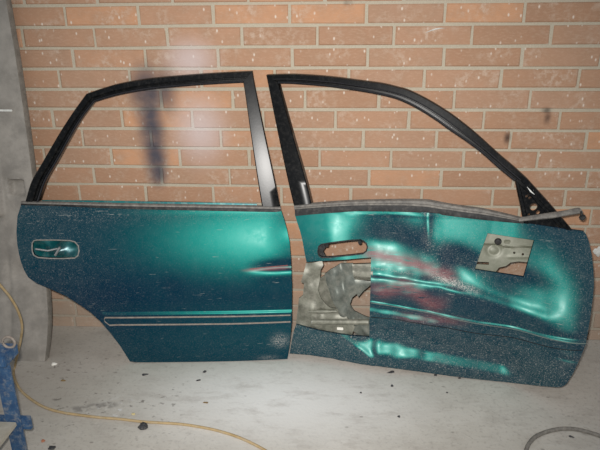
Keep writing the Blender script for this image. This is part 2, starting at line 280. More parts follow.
def m_brick():
    t = NT('fired_brick'); pos = t.pos()
    oi = t.new('ShaderNodeObjectInfo'); rnd = oi.outputs['Random']
    rp = t.new('ShaderNodeValToRGB'); t.put(rp.inputs[0], rnd)
    e = rp.color_ramp.elements
    e[0].position = 0; e[0].color = (*lin(164, 127, 102), 1); e[1].position = 1; e[1].color = (*lin(194, 147, 115), 1)
    for p_, c in ((.3, (176, 137, 111)), (.55, (171, 137, 114)), (.8, (182, 141, 114)), (.92, (200, 150, 114))):
        k = e.new(p_); k.color = (*lin(*c), 1)
    off = t.new('ShaderNodeVectorMath', operation='ADD'); t.put(off.inputs[0], pos)
    cmb = t.new('ShaderNodeCombineXYZ'); t.put(cmb.inputs[0], t.math('MULTIPLY', rnd, 31.)); t.l.new(cmb.outputs[0], off.inputs[1])
    v = off.outputs[0]
    n1 = t.noise(v, 14, 5); n2 = t.noise(t.mapping(v, (1, 1, 2.5)), 60, 4); n3 = t.noise(v, 190, 2)
    c = t.mix(t.ramp(n1, .3, .7, 0, .55), rp.outputs[0], lin(162, 130, 106))
    c = t.mix(t.ramp(n2, .45, .75, 0, .35), c, lin(194, 164, 141))
    # lime bloom and splashes of mortar
    c = t.mix(t.ramp(t.noise(v, 3.2, 4), .35, .7, 0, .3), c, lin(184, 142, 112))
    bloom = t.math('MULTIPLY', t.ramp(t.noise(v, 7, 3), .46, .68), t.ramp(t.noise(v, 45, 4, .7), .42, .64))
    c = t.mix(t.math('MULTIPLY', bloom, .5), c, lin(205, 186, 168))
    vo = t.new('ShaderNodeTexVoronoi'); t.put(vo.inputs['Vector'], t.mapping(v, (1, 1, .6), rot=(0, .5, 0))); vo.inputs['Scale'].default_value = 38
    sp = t.math('MULTIPLY', t.ramp(vo.outputs['Distance'], .06, .20, 1, 0), t.ramp(t.noise(v, 12, 2), .38, .50))
    c = t.mix(t.math('MULTIPLY', sp, .8), c, lin(222, 210, 196))
    c = wall_marks(t, pos, c)
    h = t.math('ADD', t.math('MULTIPLY', n2, .6), t.math('MULTIPLY', n3, .4))
    return t.done(t.bsdf(Base_Color=c, Roughness=.82, Specular_IOR_Level=.25, Normal=t.bump(h, .5, .003)))

def m_mortar():
    t = NT('lime_mortar'); pos = t.pos()
    n1 = t.noise(pos, 20, 5); n2 = t.noise(pos, 160, 3)
    c = t.mix(n1, lin(178, 168, 149), lin(196, 187, 168)); c = t.mix(t.ramp(n2, .3, .7, 0, .4), c, lin(164, 154, 137))
    c = wall_marks(t, pos, c)
    return t.done(t.bsdf(Base_Color=c, Roughness=.95, Specular_IOR_Level=.1, Normal=t.bump(n2, .6, .004)))

def m_concrete():
    t = NT('dusty_concrete'); pos = t.pos()
    n1 = t.noise(pos, 2.2, 5); n2 = t.noise(pos, 11, 6, .65); n3 = t.noise(pos, 70, 4); n4 = t.noise(t.mapping(pos, (2, 9, 1), rot=(0, 0, .35)), 6, 5)
    c = t.mix(t.ramp(n1, .3, .7), lin(186, 181, 171), lin(201, 196, 187))
    c = t.mix(t.ramp(n2, .45, .75, 0, .40), c, lin(168, 162, 153))
    c = t.mix(t.ramp(n4, .5, .75, 0, .2), c, lin(214, 211, 206))
    c = t.mix(t.ramp(n3, .52, .70, 0, .5), c, lin(158, 152, 144))
    # brightly lit middle painted into the colour as a paler patch; muddier left side
    c = t.mix(t.math('MULTIPLY', t.blob(pos, (-.22, -.52, 0), (.8, .42, 1)), .85), c, lin(236, 236, 234))
    c = t.mix(t.math('MULTIPLY', t.blob(pos, (-1.25, -.45, 0), (.7, .6, 1)), .45), c, lin(150, 141, 131))
    vo = t.new('ShaderNodeTexVoronoi'); t.put(vo.inputs['Vector'], t.mapping(pos, (1, 1.6, 1), rot=(0, 0, .4))); vo.inputs['Scale'].default_value = 17
    sp = t.math('MULTIPLY', t.ramp(vo.outputs['Distance'], .06, .17, 1, 0), t.ramp(t.noise(pos, 3.1, 2), .52, .6))
    c = t.mix(t.math('MULTIPLY', sp, .55), c, lin(112, 106, 100))
    fk = t.math('MULTIPLY', t.ramp(t.noise(t.mapping(pos, (1, 1.5, 1), rot=(0, 0, .5)), 24, 3, .6), .60, .68), t.ramp(t.noise(pos, 4, 3), .42, .56))
    c = t.mix(t.math('MULTIPLY', t.math('MULTIPLY', fk, t.math('MAXIMUM', t.blob(pos, (-1.1, -.5, 0), (.9, .6, 1), .3), .12)), .8), c, lin(118, 112, 106))
    lt = t.ramp(t.noise(t.mapping(pos, (.8, 2.0, 1), rot=(0, 0, -.2)), 7, 6, .75), .48, .70)
    c = t.mix(t.math('MULTIPLY', lt, .38), c, lin(158, 150, 142))
    d = None
    for (x, y) in STAIN_F:
        b = t.blob(pos, (x, y, 0), (.055, .028, 1), .35); d = b if d is None else t.math('MAXIMUM', d, b)
    d = t.math('MULTIPLY', d, t.ramp(t.noise(pos, 40, 3), .35, .55))
    c = t.mix(t.math('MULTIPLY', d, .6), c, lin(112, 108, 104))
    w = t.math('MULTIPLY', t.blob(pos, (-.86, -.62, 0), (.14, .12, 1)), t.ramp(t.noise(pos, 32, 3), .55, .68))
    c = t.mix(t.math('MULTIPLY', w, .7), c, lin(222, 222, 222))
    h = t.math('ADD', t.math('MULTIPLY', n2, .5), t.math('MULTIPLY', n3, .5))
    return t.done(t.bsdf(Base_Color=c, Roughness=.9, Specular_IOR_Level=.2, Normal=t.bump(h, .35, .004)))

def m_paint(name, dust_gain=1.0, coat=.006):
    # blue-green metallic car paint: dark pigment, bright flakes, clear coat; wear comes from the "wear" attribute
    t = NT(name); o = t.obj()
    at = t.new('ShaderNodeAttribute'); at.attribute_name = 'wear'
    sp = t.new('ShaderNodeSeparateColor'); t.l.new(at.outputs['Color'], sp.inputs[0])
    red, dust, bare = sp.outputs[0], sp.outputs[1], sp.outputs[2]
    nz = t.noise(o, 420, 2); n1 = t.noise(o, 26, 5, .65); n2 = t.noise(o, 190, 4, .7); n3 = t.noise(o, 560, 3, .7); n0 = t.noise(o, 5, 4)
    nb = t.bump(t.noise(o, 9, 3), .04, .01)
    dif = t.new('ShaderNodeBsdfDiffuse'); t.put(dif.inputs[0], lin(4, 33, 60)); t.put(dif.inputs['Roughness'], .4)
    fla = t.new('ShaderNodeBsdfAnisotropic'); fla.distribution = 'BECKMANN'; t.put(fla.inputs[0], (.02, .62, .47)); t.put(fla.inputs['Roughness'], .415); t.put(fla.inputs['Normal'], nb)
    mx = t.new('ShaderNodeMixShader'); t.put(mx.inputs[0], .10); t.l.new(dif.outputs[0], mx.inputs[1]); t.l.new(fla.outputs[0], mx.inputs[2])
    ct = t.new('ShaderNodeBsdfAnisotropic'); t.put(ct.inputs[0], (.9, .95, .95)); t.put(ct.inputs['Roughness'], t.ramp(n1, .3, .7, .22, .36)); t.put(ct.inputs['Normal'], nb)
    m2 = t.new('ShaderNodeMixShader'); t.put(m2.inputs[0], coat); t.l.new(mx.outputs[0], m2.inputs[1]); t.l.new(ct.outputs[0], m2.inputs[2])
    # transferred red paint
    rd = t.bsdf(Base_Color=t.mix(t.noise(o, 60, 3), lin(112, 46, 56), lin(124, 80, 82)), Roughness=.5)
    rn = t.noise(t.mapping(o, (1, 1, 9), rot=(0, .10, 0)), 16, 5, .7)
    rf = t.math('MULTIPLY', red, t.ramp(rn, .30, .50))
    m3 = t.new('ShaderNodeMixShader'); t.put(m3.inputs[0], rf); t.l.new(m2.outputs[0], m3.inputs[1]); t.l.new(rd.outputs[0], m3.inputs[2])
    # dust: a thin film plus speckle, and short random scratches
    film = t.math('MULTIPLY', dust, t.ramp(n1, .3, .75, .02, .11))
    spk = t.math('MULTIPLY', t.ramp(t.math('ADD', t.math('MULTIPLY', n2, .55), t.math('MULTIPLY', n3, .45)), .52, .63), t.math('MULTIPLY', dust, .85))
    sc = None
    for k, (rot, s) in enumerate(((.6, 1), (-.5, 1), (1.5, 1), (.1, 1))):
        v = t.mapping(o, (3, 1, 55), loc=(k*3.1, 0, k*1.7), rot=(0, rot, 0))
        a = t.math('MULTIPLY', t.ramp(t.noise(v, 4.2, 1), .735, .765), t.ramp(t.noise(o, 11+k, 2), .52, .62))
        sc = a if sc is None else t.math('MAXIMUM', sc, a)
    f = t.math('MAXIMUM', t.math('MULTIPLY', t.math('MAXIMUM', film, spk), dust_gain), t.math('MULTIPLY', sc, .55))
    du = t.new('ShaderNodeBsdfDiffuse'); t.put(du.inputs[0], lin(172, 172, 166))
    m4 = t.new('ShaderNodeMixShader'); t.put(m4.inputs[0], f); t.l.new(m3.outputs[0], m4.inputs[1]); t.l.new(du.outputs[0], m4.inputs[2])
    # bare scraped spots
    bn = t.math('MULTIPLY', bare, t.ramp(t.noise(o, 210, 6, .75), .44, .60, 0, .8))
    bs = t.bsdf(Base_Color=lin(205, 200, 192), Roughness=.55)
    m5 = t.new('ShaderNodeMixShader'); t.put(m5.inputs[0], bn); t.l.new(m4.outputs[0], m5.inputs[1]); t.l.new(bs.outputs[0], m5.inputs[2])
    return t.done(m5)

def m_plain(name, c1, c2, rough=.6, scale=30, spec=.4, metal=0, dust=0., dustcol=(175, 168, 158), bump=.1, coat=0.):
    t = NT(name); o = t.obj()
    c = t.mix(t.ramp(t.noise(o, scale, 5, .65), .3, .7), lin(*c1), lin(*c2))
    if dust: c = t.mix(t.math('MULTIPLY', t.ramp(t.noise(o, scale*1.7, 5, .7), .45, .7), dust), c, lin(*dustcol))
    return t.done(t.bsdf(Base_Color=c, Roughness=rough, Specular_IOR_Level=spec, Metallic=metal, Coat_Weight=coat, Normal=t.bump(t.noise(o, scale*3, 3), bump, .002)))

m_brick(); m_mortar(); m_concrete(); m_paint('teal_paint'); m_paint('teal_paint_dusty', 1.0, .014)
m_plain('black_frame', (7, 8, 9), (15, 16, 18), .27, 40, .2, dust=.03, bump=.02)
m_plain('black_seal', (10, 10, 14), (22, 21, 28), .45, 60, .5, dust=.02)
m_plain('grey_rubber', (96, 93, 90), (126, 122, 116), .6, 40, .3, dust=.3)
m_plain('black_rubber', (24, 25, 27), (44, 45, 46), .6, 30, .3, dust=.10)
m_plain('primer_metal', (104, 104, 93), (140, 140, 127), .48, 35, .6, metal=.25, dust=.25)
m_plain('primer_dark', (92, 98, 92), (124, 128, 120), .36, 30, .6, metal=.35, dust=.25)
m_plain('inner_panel_paint', (112, 114, 98), (128, 129, 113), .45, 25, .5, metal=.1, dust=.15)
m_plain('inner_teal', (10, 70, 78), (22, 105, 108), .3, 22, .6, metal=.3, dust=.15)
m_plain('flange_teal', (14, 92, 98), (26, 122, 122), .4, 22, .5, metal=.3, dust=.3)
m_plain('residue', (128, 118, 110), (152, 143, 134), .9, 60, .2)
m_plain('groove_glint', (88, 106, 104), (120, 128, 122), .8, 60, .2)  # painted tone for the light edge of the front door groove
m_plain('rim_dust', (120, 120, 116), (150, 146, 140), .8, 80, .2)
m_plain('bright_metal', (190, 192, 192), (215, 216, 214), .35, 40, .5, metal=.7)
m_plain('white_scuff', (205, 205, 200), (228, 228, 222), .8, 90, .2)
m_plain('panel_grey', (130, 125, 118), (156, 150, 142), .6, 9, .4, dust=.45, dustcol=(170, 163, 154))
m_plain('panel_edge', (112, 108, 101), (130, 125, 117), .8, 30, .2, dust=.2)
m_plain('blue_steel', (42, 74, 112), (60, 94, 130), .6, 40, .4, dust=.55, dustcol=(152, 152, 148))
m_plain('beige_board', (168, 162, 148), (188, 182, 168), .8, 20, .2)
m_plain('tan_hose', (166, 142, 102), (186, 162, 122), .6, 30, .4, dust=.6, dustcol=(176, 164, 142))
m_plain('grey_hose', (108, 104, 98), (132, 127, 120), .7, 50, .3, dust=.3)
m_plain('dark_lump', (46, 48, 52), (70, 70, 72), .8, 90, .3, dust=.2, bump=.5)
m_plain('brown_bit', (110, 92, 66), (142, 120, 84), .8, 60, .2)
m_plain('red_bit', (165, 108, 84), (182, 128, 102), .85, 60, .2)
m_plain('white_bit', (222, 218, 208), (238, 236, 228), .8, 60, .2)
m_plain('yellow_bit', (196, 180, 130), (210, 196, 150), .8, 60, .2)
m_plain('red_streak', (120, 60, 62), (140, 82, 80), .5, 60, .4)

# ------------------------------------------------------------------ object helpers
def link(name, verts, faces, mat, parent=None, smooth=False):
    me = bpy.data.meshes.new(name); me.from_pydata(verts, [], faces); me.update()
    if smooth: me.polygons.foreach_set('use_smooth', [True]*len(me.polygons))
    me.materials.append(MATS[mat])
    o = bpy.data.objects.new(name, me); COL.objects.link(o)
    if parent: o.parent = parent
    return o
def recalc(o):
    bm = bmesh.new(); bm.from_mesh(o.data); bmesh.ops.recalc_face_normals(bm, faces=bm.faces); bm.to_mesh(o.data); bm.free(); return o
def sharp(o, deg=35):
    me = o.data; me.polygons.foreach_set('use_smooth', [True]*len(me.polygons)); me.set_sharp_from_angle(angle=math.radians(deg)); return o
def tag(o, label, cat, group=None):
    o['label'] = label; o['category'] = cat
    if group: o['group'] = group
    return o
def empty(name, loc, rz=0):
    o = bpy.data.objects.new(name, None); COL.objects.link(o); o.location = loc; o.rotation_euler = (0, 0, rz); o.empty_display_size = .1
    return o
def L(u, v, w): return (u, -w, v)             # door plane -> local axes (x along, y into the wall, z up)

def box(name, lo, hi, mat, parent=None, bev=.002):
    bm = bmesh.new(); bmesh.ops.create_cube(bm, size=1)
    for v in bm.verts:
        for i in range(3): v.co[i] = lo[i]+(v.co[i]+.5)*(hi[i]-lo[i])
    if bev: bmesh.ops.bevel(bm, geom=bm.edges[:], offset=bev, segments=2, affect='EDGES')
    me = bpy.data.meshes.new(name); bm.to_mesh(me); bm.free(); me.materials.append(MATS[mat])
    o = bpy.data.objects.new(name, me); COL.objects.link(o)
    if parent: o.parent = parent
    return sharp(o)

def catmull(pts, n=8):
    P = [Vector(p) for p in pts]; P = [P[0]*2-P[1]]+P+[P[-1]*2-P[-2]]; out = []
    for i in range(1, len(P)-2):
        for k in range(n):
            t = k/n; a, b, c, d = P[i-1:i+3]
            out.append(.5*((2*b)+(c-a)*t+(2*a-5*b+4*c-d)*t*t+(3*b-a-3*c+d)*t**3))
    out.append(P[-2]); return out

def tube(name, path, r, mat, parent=None, seg=10, rfun=None):
    vs, fs = [], []; n = len(path)
    up = Vector((0, 0, 1))
    for i, p_ in enumerate(path):
        p_ = Vector(p_); tn = (Vector(path[min(i+1, n-1)])-Vector(path[max(i-1, 0)])).normalized()
        a = tn.cross(up)
        if a.length < .05: a = tn.cross(Vector((0, 1, 0)))
        a.normalize(); b = a.cross(tn).normalized(); rr = r if rfun is None else r*rfun(i/(n-1))
        for k in range(seg):
            t = 2*math.pi*k/seg; vs.append(p_+a*(rr*math.cos(t))+b*(rr*math.sin(t)))
    for i in range(n-1):
        for k in range(seg):
            fs.append((i*seg+k, i*seg+(k+1) % seg, (i+1)*seg+(k+1) % seg, (i+1)*seg+k))
    fs.append(tuple(range(seg))); fs.append(tuple((n-1)*seg+k for k in range(seg)))
    return sharp(recalc(link(name, vs, fs, mat, parent)), 50)

def dens(poly, step, closed=True):
    out = []; n = len(poly)
    for i in range(n if closed else n-1):
        a, b = poly[i], poly[(i+1) % n]; d = math.dist(a, b); k = max(1, int(math.ceil(d/step)))
        for j in range(k): out.append((a[0]+(b[0]-a[0])*j/k, a[1]+(b[1]-a[1])*j/k))
    if not closed: out.append(poly[-1])
    return out
def inside(P, poly):
    x, y = P[:, 0], P[:, 1]; r = np.zeros(len(P), bool); n = len(poly)
    for i in range(n):
        (x0, y0), (x1, y1) = poly[i], poly[(i+1) % n]
        c = (y0 > y) != (y1 > y)
        if y1 != y0: r ^= c & (x < (x1-x0)*(y-y0)/(y1-y0)+x0)
    return r
def neardist(P, B):
    B = np.array(B); best = np.full(len(P), 1e9)
    for i in range(0, len(B), 64):
        d = ((P[:, None, :]-B[None, i:i+64, :])**2).sum(2).min(1); best = np.minimum(best, d)
    return np.sqrt(best)
def sheet(name, outline, holes, wf, step, mat, parent, hem=.012, thick=.0012, wear=None, smooth_deg=60, rows=()):
    """a pressed metal sheet: outline and openings cut exactly, surface given by wf(u,v), edge turned back by hem"""
    loops = [dens(outline, step)]+[dens(h, step*.7) for h in holes]
    pts, edges = [], []
    for lp in loops:
        s = len(pts); pts += lp; edges += [(s+i, s+(i+1) % len(lp)) for i in range(len(lp))]
    us = [p_[0] for p_ in outline]; vs_ = [p_[1] for p_ in outline]
    gx, gy = np.meshgrid(np.arange(min(us)+step/2, max(us), step), np.arange(min(vs_)+step/2, max(vs_), step))
    gx = gx+(np.arange(gx.shape[0]) % 2)[:, None]*step*.5
    G = np.stack([gx.ravel(), gy.ravel()], 1)
    G = G[inside(G, loops[0])]
    for lp in loops[1:]: G = G[~inside(G, lp)]
    G = G[neardist(G, pts) > step*.5]
    for poly, offs in rows:                    # denser rows of vertices along sharp creases
        ln = dens(poly, step*.8, False)
        G = G[neardist(G, dens(poly, .006, False)) > max(abs(q) for q in offs)+step*.35]
        R_ = np.array([(x_, y_+q) for q in offs for x_, y_ in ln])
        R_ = R_[inside(R_, loops[0])]
        for lp in loops[1:]: R_ = R_[~inside(R_, lp)]
        R_ = R_[neardist(R_, pts) > step*.4]
        if len(R_): G = np.concatenate([G[neardist(G, R_) > step*.3], R_])
    allp = [Vector(p_) for p_ in pts]+[Vector((float(a), float(b))) for a, b in G]
    V, E, Fc, *_ = delaunay_2d_cdt(allp, edges, [], 0, 1e-7)
    VP = np.array([(v.x, v.y) for v in V]); T = np.array([f for f in Fc if len(f) == 3])
    cen = VP[T].mean(1); ok = inside(cen, loops[0])
    for lp in loops[1:]: ok &= ~inside(cen, lp)
    T = T[ok]
    W = [wf(float(a), float(b)) for a, b in VP]
    verts = [L(float(a), float(b), w) for (a, b), w in zip(VP, W)]
    faces = [tuple(int(i) for i in f) for f in T]
    if hem:
        cnt = {}
        for f in faces:
            for a, b in ((f[0], f[1]), (f[1], f[2]), (f[2], f[0])):
                cnt[(a, b)] = cnt.get((a, b), 0)+1
        bd = [(a, b) for (a, b) in cnt if (b, a) not in cnt]; mp = {}
        for a, b in bd:
            for i in (a, b):
                if i not in mp:
                    mp[i] = len(verts); verts.append(L(float(VP[i][0]), float(VP[i][1]), W[i]-hem))
        faces += [(b, a, mp[a], mp[b]) for a, b in bd]
    o = link(name, verts, faces, mat, parent)
    recalc(o)
    # make sure the outside faces the room
    k = sum(p_.normal.y*p_.area for p_ in o.data.polygons)
    if k > 0: o.data.flip_normals()
    sharp(o, smooth_deg)
    at = o.data.attributes.new('wear', 'FLOAT_COLOR', 'POINT')
    buf = np.zeros((len(verts), 4), np.float32); buf[:, 3] = 1
    if wear:
        for i, v in enumerate(verts): buf[i, :3] = wear(v[0], v[2])
    at.data.foreach_set('color', buf.ravel())
    if thick:
        md = o.modifiers.new('sheet_thickness', 'SOLIDIFY'); md.thickness = thick; md.offset = -1
    return o
def resample(poly, n):
    d = [0]
    for a, b in zip(poly, poly[1:]): d.append(d[-1]+math.dist(a, b))
    out = []
    for k in range(n):
        s = d[-1]*k/(n-1); i = max(j for j in range(len(d)-1) if d[j] <= s+1e-9)
        f = (s-d[i])/(d[i+1]-d[i]); out.append((poly[i][0]+(poly[i+1][0]-poly[i][0])*f, poly[i][1]+(poly[i+1][1]-poly[i][1])*f))
    return out
def smooth_pair(a, b, n):
    A = catmull([(x, y, 0) for x, y in a], n); B = catmull([(x, y, 0) for x, y in b], n)
    return [(q.x, q.y) for q in A], [(q.x, q.y) for q in B]
def strip(name, a, b, wf, prof, mat, parent, sub=5, deg=40, straight=False):
    """bar swept between the lines a and b (matching points); prof = [(t across, height over the skin)], closed section"""
    A, B = (a, b) if straight else smooth_pair(a, b, sub)
    vs, fs = [], []; m = len(prof)
    for (x0, y0), (x1, y1) in zip(A, B):
        for t, h in prof:
            u, v = x0+(x1-x0)*t, y0+(y1-y0)*t; vs.append(L(u, v, wf(u, v)+h))
    n = len(A)
    for i in range(n-1):
        for k in range(m): fs.append((i*m+k, i*m+(k+1) % m, (i+1)*m+(k+1) % m, (i+1)*m+k))
    fs.append(tuple(range(m))); fs.append(tuple((n-1)*m+k for k in range(m)))
    return sharp(recalc(link(name, vs, fs, mat, parent)), deg)

# ------------------------------------------------------------------ setting: wall of bricks, floor
COURSE = .08233; BED0 = 1.4561; PITCH = .30; JOINT = .0118
WX0, WX1, WTOP = -3.0, 3.0, 2.45
wall = box('wall_back', (WX0, .0, 0), (WX1, .12, WTOP), 'lime_mortar', None, 0)
wall['kind'] = 'structure'
def brick_verts(w, h, rng):
    d0, d1, c = .0045, -.02, .0035
    j = lambda s: 1.5*rng.uniform(-s, s)
    fr = [(-w/2+c+j(.002), -d0+j(.0006), -h/2+c+j(.0016)), (w/2-c+j(.002), -d0+j(.0006), -h/2+c+j(.0016)), (w/2-c+j(.002), -d0+j(.0006), h/2-c+j(.0016)), (-w/2+c+j(.002), -d0+j(.0006), h/2-c+j(.0016))]
    md = [(-w/2+j(.001), -d0+c, -h/2+j(.001)), (w/2+j(.001), -d0+c, -h/2+j(.001)), (w/2+j(.001), -d0+c, h/2+j(.001)), (-w/2+j(.001), -d0+c, h/2+j(.001))]
    bk = [(x, -d1, z) for x, y, z in md]
    f = [(0, 1, 2, 3)]
    for a in range(4):
        b = (a+1) % 4
        f += [(a+4, b+4, b, a), (a+8, b+8, b+4, a+4)]
    return fr+md+bk, f
rng = random.Random(3)
def brick_mesh(w, h):
    v, f = brick_verts(w, h, rng); me = bpy.data.meshes.new('brick'); me.from_pydata(v, [], f); me.materials.append(MATS['fired_brick']); me.update(); return me
FULL = [brick_mesh(PITCH-JOINT, COURSE-JOINT) for _ in range(12)]
zlow = BED0-17*COURSE-JOINT/2
FOOT = [brick_mesh(PITCH-JOINT, zlow-.001) for _ in range(4)]
rest_v, rest_f = [], []
for r in range(-13, 18):
    z = BED0-(r+.5)*COURSE
    if z+COURSE/2 > WTOP: continue
    off = ROWOFF.get(r, (r*.1137+.05*(r % 3)) % .3)
    if r == 17: z = zlow/2+.0005
    x = off-12*PITCH+PITCH/2
    while x < WX1:
        if x-PITCH/2 > WX0 and x+PITCH/2 < WX1:
            if r >= -2 and -1.75 < x < 1.75:
                o = bpy.data.objects.new('brick', rng.choice(FOOT if r == 17 else FULL)); COL.objects.link(o)
                o.location = (x+rng.uniform(-.0015, .0015), rng.uniform(-.0012, .0012), z+rng.uniform(-.001, .001)); o.parent = wall
            else:
                v, f = brick_verts(PITCH-JOINT, (COURSE-JOINT) if r < 17 else zlow-.001, rng); s = len(rest_v)
                rest_v += [(a+x, b, c+z) for a, b, c in v]; rest_f += [tuple(i+s for i in q) for q in f]
        x += PITCH
rest = link('brick_field', rest_v, rest_f, 'fired_brick', wall); rest['kind'] = 'stuff'
# pale scrape and a clot of mortar on the wall
a, b = WALLPTS[6], WALLPTS[7]
vs, fs = [], []
for i in range(9):
    t = i/8; x = a[0]+(b[0]-a[0])*t; z = a[1]+(b[1]-a[1])*t+.006*math.sin(math.pi*t); h = .0005+.0035*math.sin(math.pi*min(1, t*1.1))**.8
    h *= 1.3; vs += [(x, -.0035, z-h), (x, -.0085, z), (x, -.0035, z+h)]
    if i: s = 3*i; fs += [(s-3, s, s+1, s-2), (s-2, s+1, s+2, s-1), (s-1, s+2, s, s-3)]
sc = recalc(link('paint_scrape', vs, fs, 'white_scuff', wall))
bm = bmesh.new(); bmesh.ops.create_icosphere(bm, subdivisions=2, radius=.018)
for v in bm.verts:
    k = 1+.35*math.sin(v.co.x*260+v.co.z*190)*math.cos(v.co.z*230); v.co = Vector((v.co.x*k*.9, v.co.y*.35, v.co.z*k*1.3))
me = bpy.data.meshes.new('mortar_clot'); bm.to_mesh(me); bm.free(); me.materials.append(MATS['white_scuff'])
mo = bpy.data.objects.new('mortar_clot', me); COL.objects.link(mo); mo.parent = wall; mo.location = (WALLPTS[5][0], -.007, WALLPTS[5][1])

fl_ = box('floor', (WX0, -5.0, -.10), (WX1, .12, 0), 'dusty_concrete', None, 0); fl_['kind'] = 'structure'

# ------------------------------------------------------------------ rear door (left)
RISE = .0
rear = tag(empty('car_rear_door', (-.897, -.312, RISE), math.atan2(.067, .682)),
           'teal rear car door with a closed oblong handle hole, left of the crumpled door', 'car door', 'wrecked car doors by the brick wall')
def wear1(u, v):
    d = .13+.32*(1-_sm(-.35, .15, u))
    d += .28*_g(v-.655, .03)+.10*(1-_sm(.05, .25, v))
    b = .9*math.exp(-((u-.655)/.03)**2-((v-.115)/.03)**2)+.5*math.exp(-((u-.60)/.04)**2-((v-.02)/.012)**2)
    r = .9*_win(.52, .70, .03, u)*_g(v-.440-.02*(u-.6), .006)
    return (min(1, r), min(1, d), min(1, b))
FINE = [q*.0022 for q in range(-5, 6)]
rs = sheet('outer_skin', R_SKIN, [R_HOLE], w1, .0085, 'teal_paint', rear, hem=.014, wear=wear1, rows=[(R_CREASE, FINE), (R_FOLD, FINE)])
# inner shell behind the skin, seen in the handle opening
cu_, cv_ = R_POCKET
def pocket(u, v):
    return w1_base(u, v)-.050+.010*math.sin(38*(u-cu_)+1)*math.cos(70*(v-cv_))+.008*_g(u-cu_-.02, .02)*_g(v-cv_, .015)
sheet('inner_panel', [(-.37, .45), (.0, .40), (.05, .55), (.0, .64), (-.35, .64)], [], pocket, .008, 'inner_teal', rear, hem=.01)
tube('latch_rod', [L(cu_-.07, cv_+.012, w1_base(cu_, cv_)-.03), L(cu_-.02, cv_+.004, w1_base(cu_, cv_)-.028), L(cu_+.02, cv_+.012, w1_base(cu_, cv_)-.03)], .004, 'bright_metal', rear)
tube('latch_lever', [L(cu_+.005, cv_-.018, w1_base(cu_, cv_)-.03), L(cu_+.03, cv_+.018, w1_base(cu_, cv_)-.03)], .005, 'bright_metal', rear)
# rolled rim round the handle opening
def rim(name, hole, wf, r, mat, parent, lift=.0):
    path = [L(u, v, wf(u, v)+lift) for u, v in dens(hole, .012)]
    path.append(path[0]); return tube(name, path, r, mat, parent, 6)
rim('handle_opening_rim', R_HOLE, w1, .0028, 'rim_dust', rear)
# waist line: dusty moulding, black strip standing in for the shaded gap below it, painted inner flange
strip('belt_moulding', R_BELT_T, R_BELT_M, w1_base, [(-.1, -.012), (-.1, -.002), (.15, .005), (.8, .006), (1.1, .002), (1.1, -.012)], 'grey_rubber', rear)
strip('belt_gap_shade', R_BELT_M, R_BELT_B, w1_base, [(0, -.014), (0, .001), (.5, .003), (1, .0015), (1, -.006)], 'black_rubber', rear)
strip('belt_flange', R_FLANGE_T, R_FLANGE_B, w1_base, [(0, -.026), (0, -.020), (1, -.020), (1, -.026)], 'flange_teal', rear)
GROOVED = [(0, -.034), (0, -.004), (.05, 0), (.50, .001), (.55, -.001), (.58, -.009), (.66, -.009), (.69, -.004), (.79, -.004), (.82, -.012), (.90, -.012), (.93, -.007), (1.0, -.008), (1.0, -.034)]
FLAT = [(0, -.034), (0, -.004), (.06, 0), (.5, .0005), (.94, 0), (1.0, -.004), (1.0, -.034)]
fra = strip('frame_rear_pillar', R_BAR_A_O, R_BAR_A_I, w1_base, GROOVED, 'black_frame', rear)
frt = strip('frame_top_rail', R_BAR_T_O, R_BAR_T_I, w1_base, GROOVED, 'black_frame', rear)
strip('frame_centre_pillar', R_BAR_B_O, R_BAR_B_I, w1_base, FLAT, 'black_frame', rear)
def seal(name, A, B, t, wf, r, parent, h=-.002):
    a, b = smooth_pair(A, B, 5)
    path = []
    for (x0, y0), (x1, y1) in zip(a, b):
        u, v = x0+(x1-x0)*t, y0+(y1-y0)*t; path.append(L(u, v, wf(u, v)+h))
    return tube(name, path, r, 'black_seal', parent, 6)
seal('glass_run_seal', R_BAR_A_O, R_BAR_A_I, .94, w1_base, .0045, fra)
seal('glass_run_seal', R_BAR_T_O, R_BAR_T_I, .94, w1_base, .0045, frt)
# lines of old adhesive where the side moulding was
def line(name, pts, wf, width, mat, parent, h=.0012):
    hi = [(u, v+width/2) for u, v in pts]; lo = [(u, v-width/2) for u, v in pts]
    return strip(name, hi, lo, wf, [(0, -.001), (.15, h), (.85, h), (1, -.001)], mat, parent, 8)
line('adhesive_groove_tone', R_LINE_T, w1, .0085, 'residue', rs)
line('adhesive_groove_tone', R_LINE_B, w1, .0085, 'residue', rs)
line('adhesive_groove_tone', [R_LINE_T[0], (R_LINE_T[0][0]-.004, (R_LINE_T[0][1]*.6+R_LINE_B[0][1]*.4)), R_LINE_B[0]], w1, .007, 'residue', rs)
line('red_scratch', R_RED, w1, .004, 'red_streak', rs, .0008)

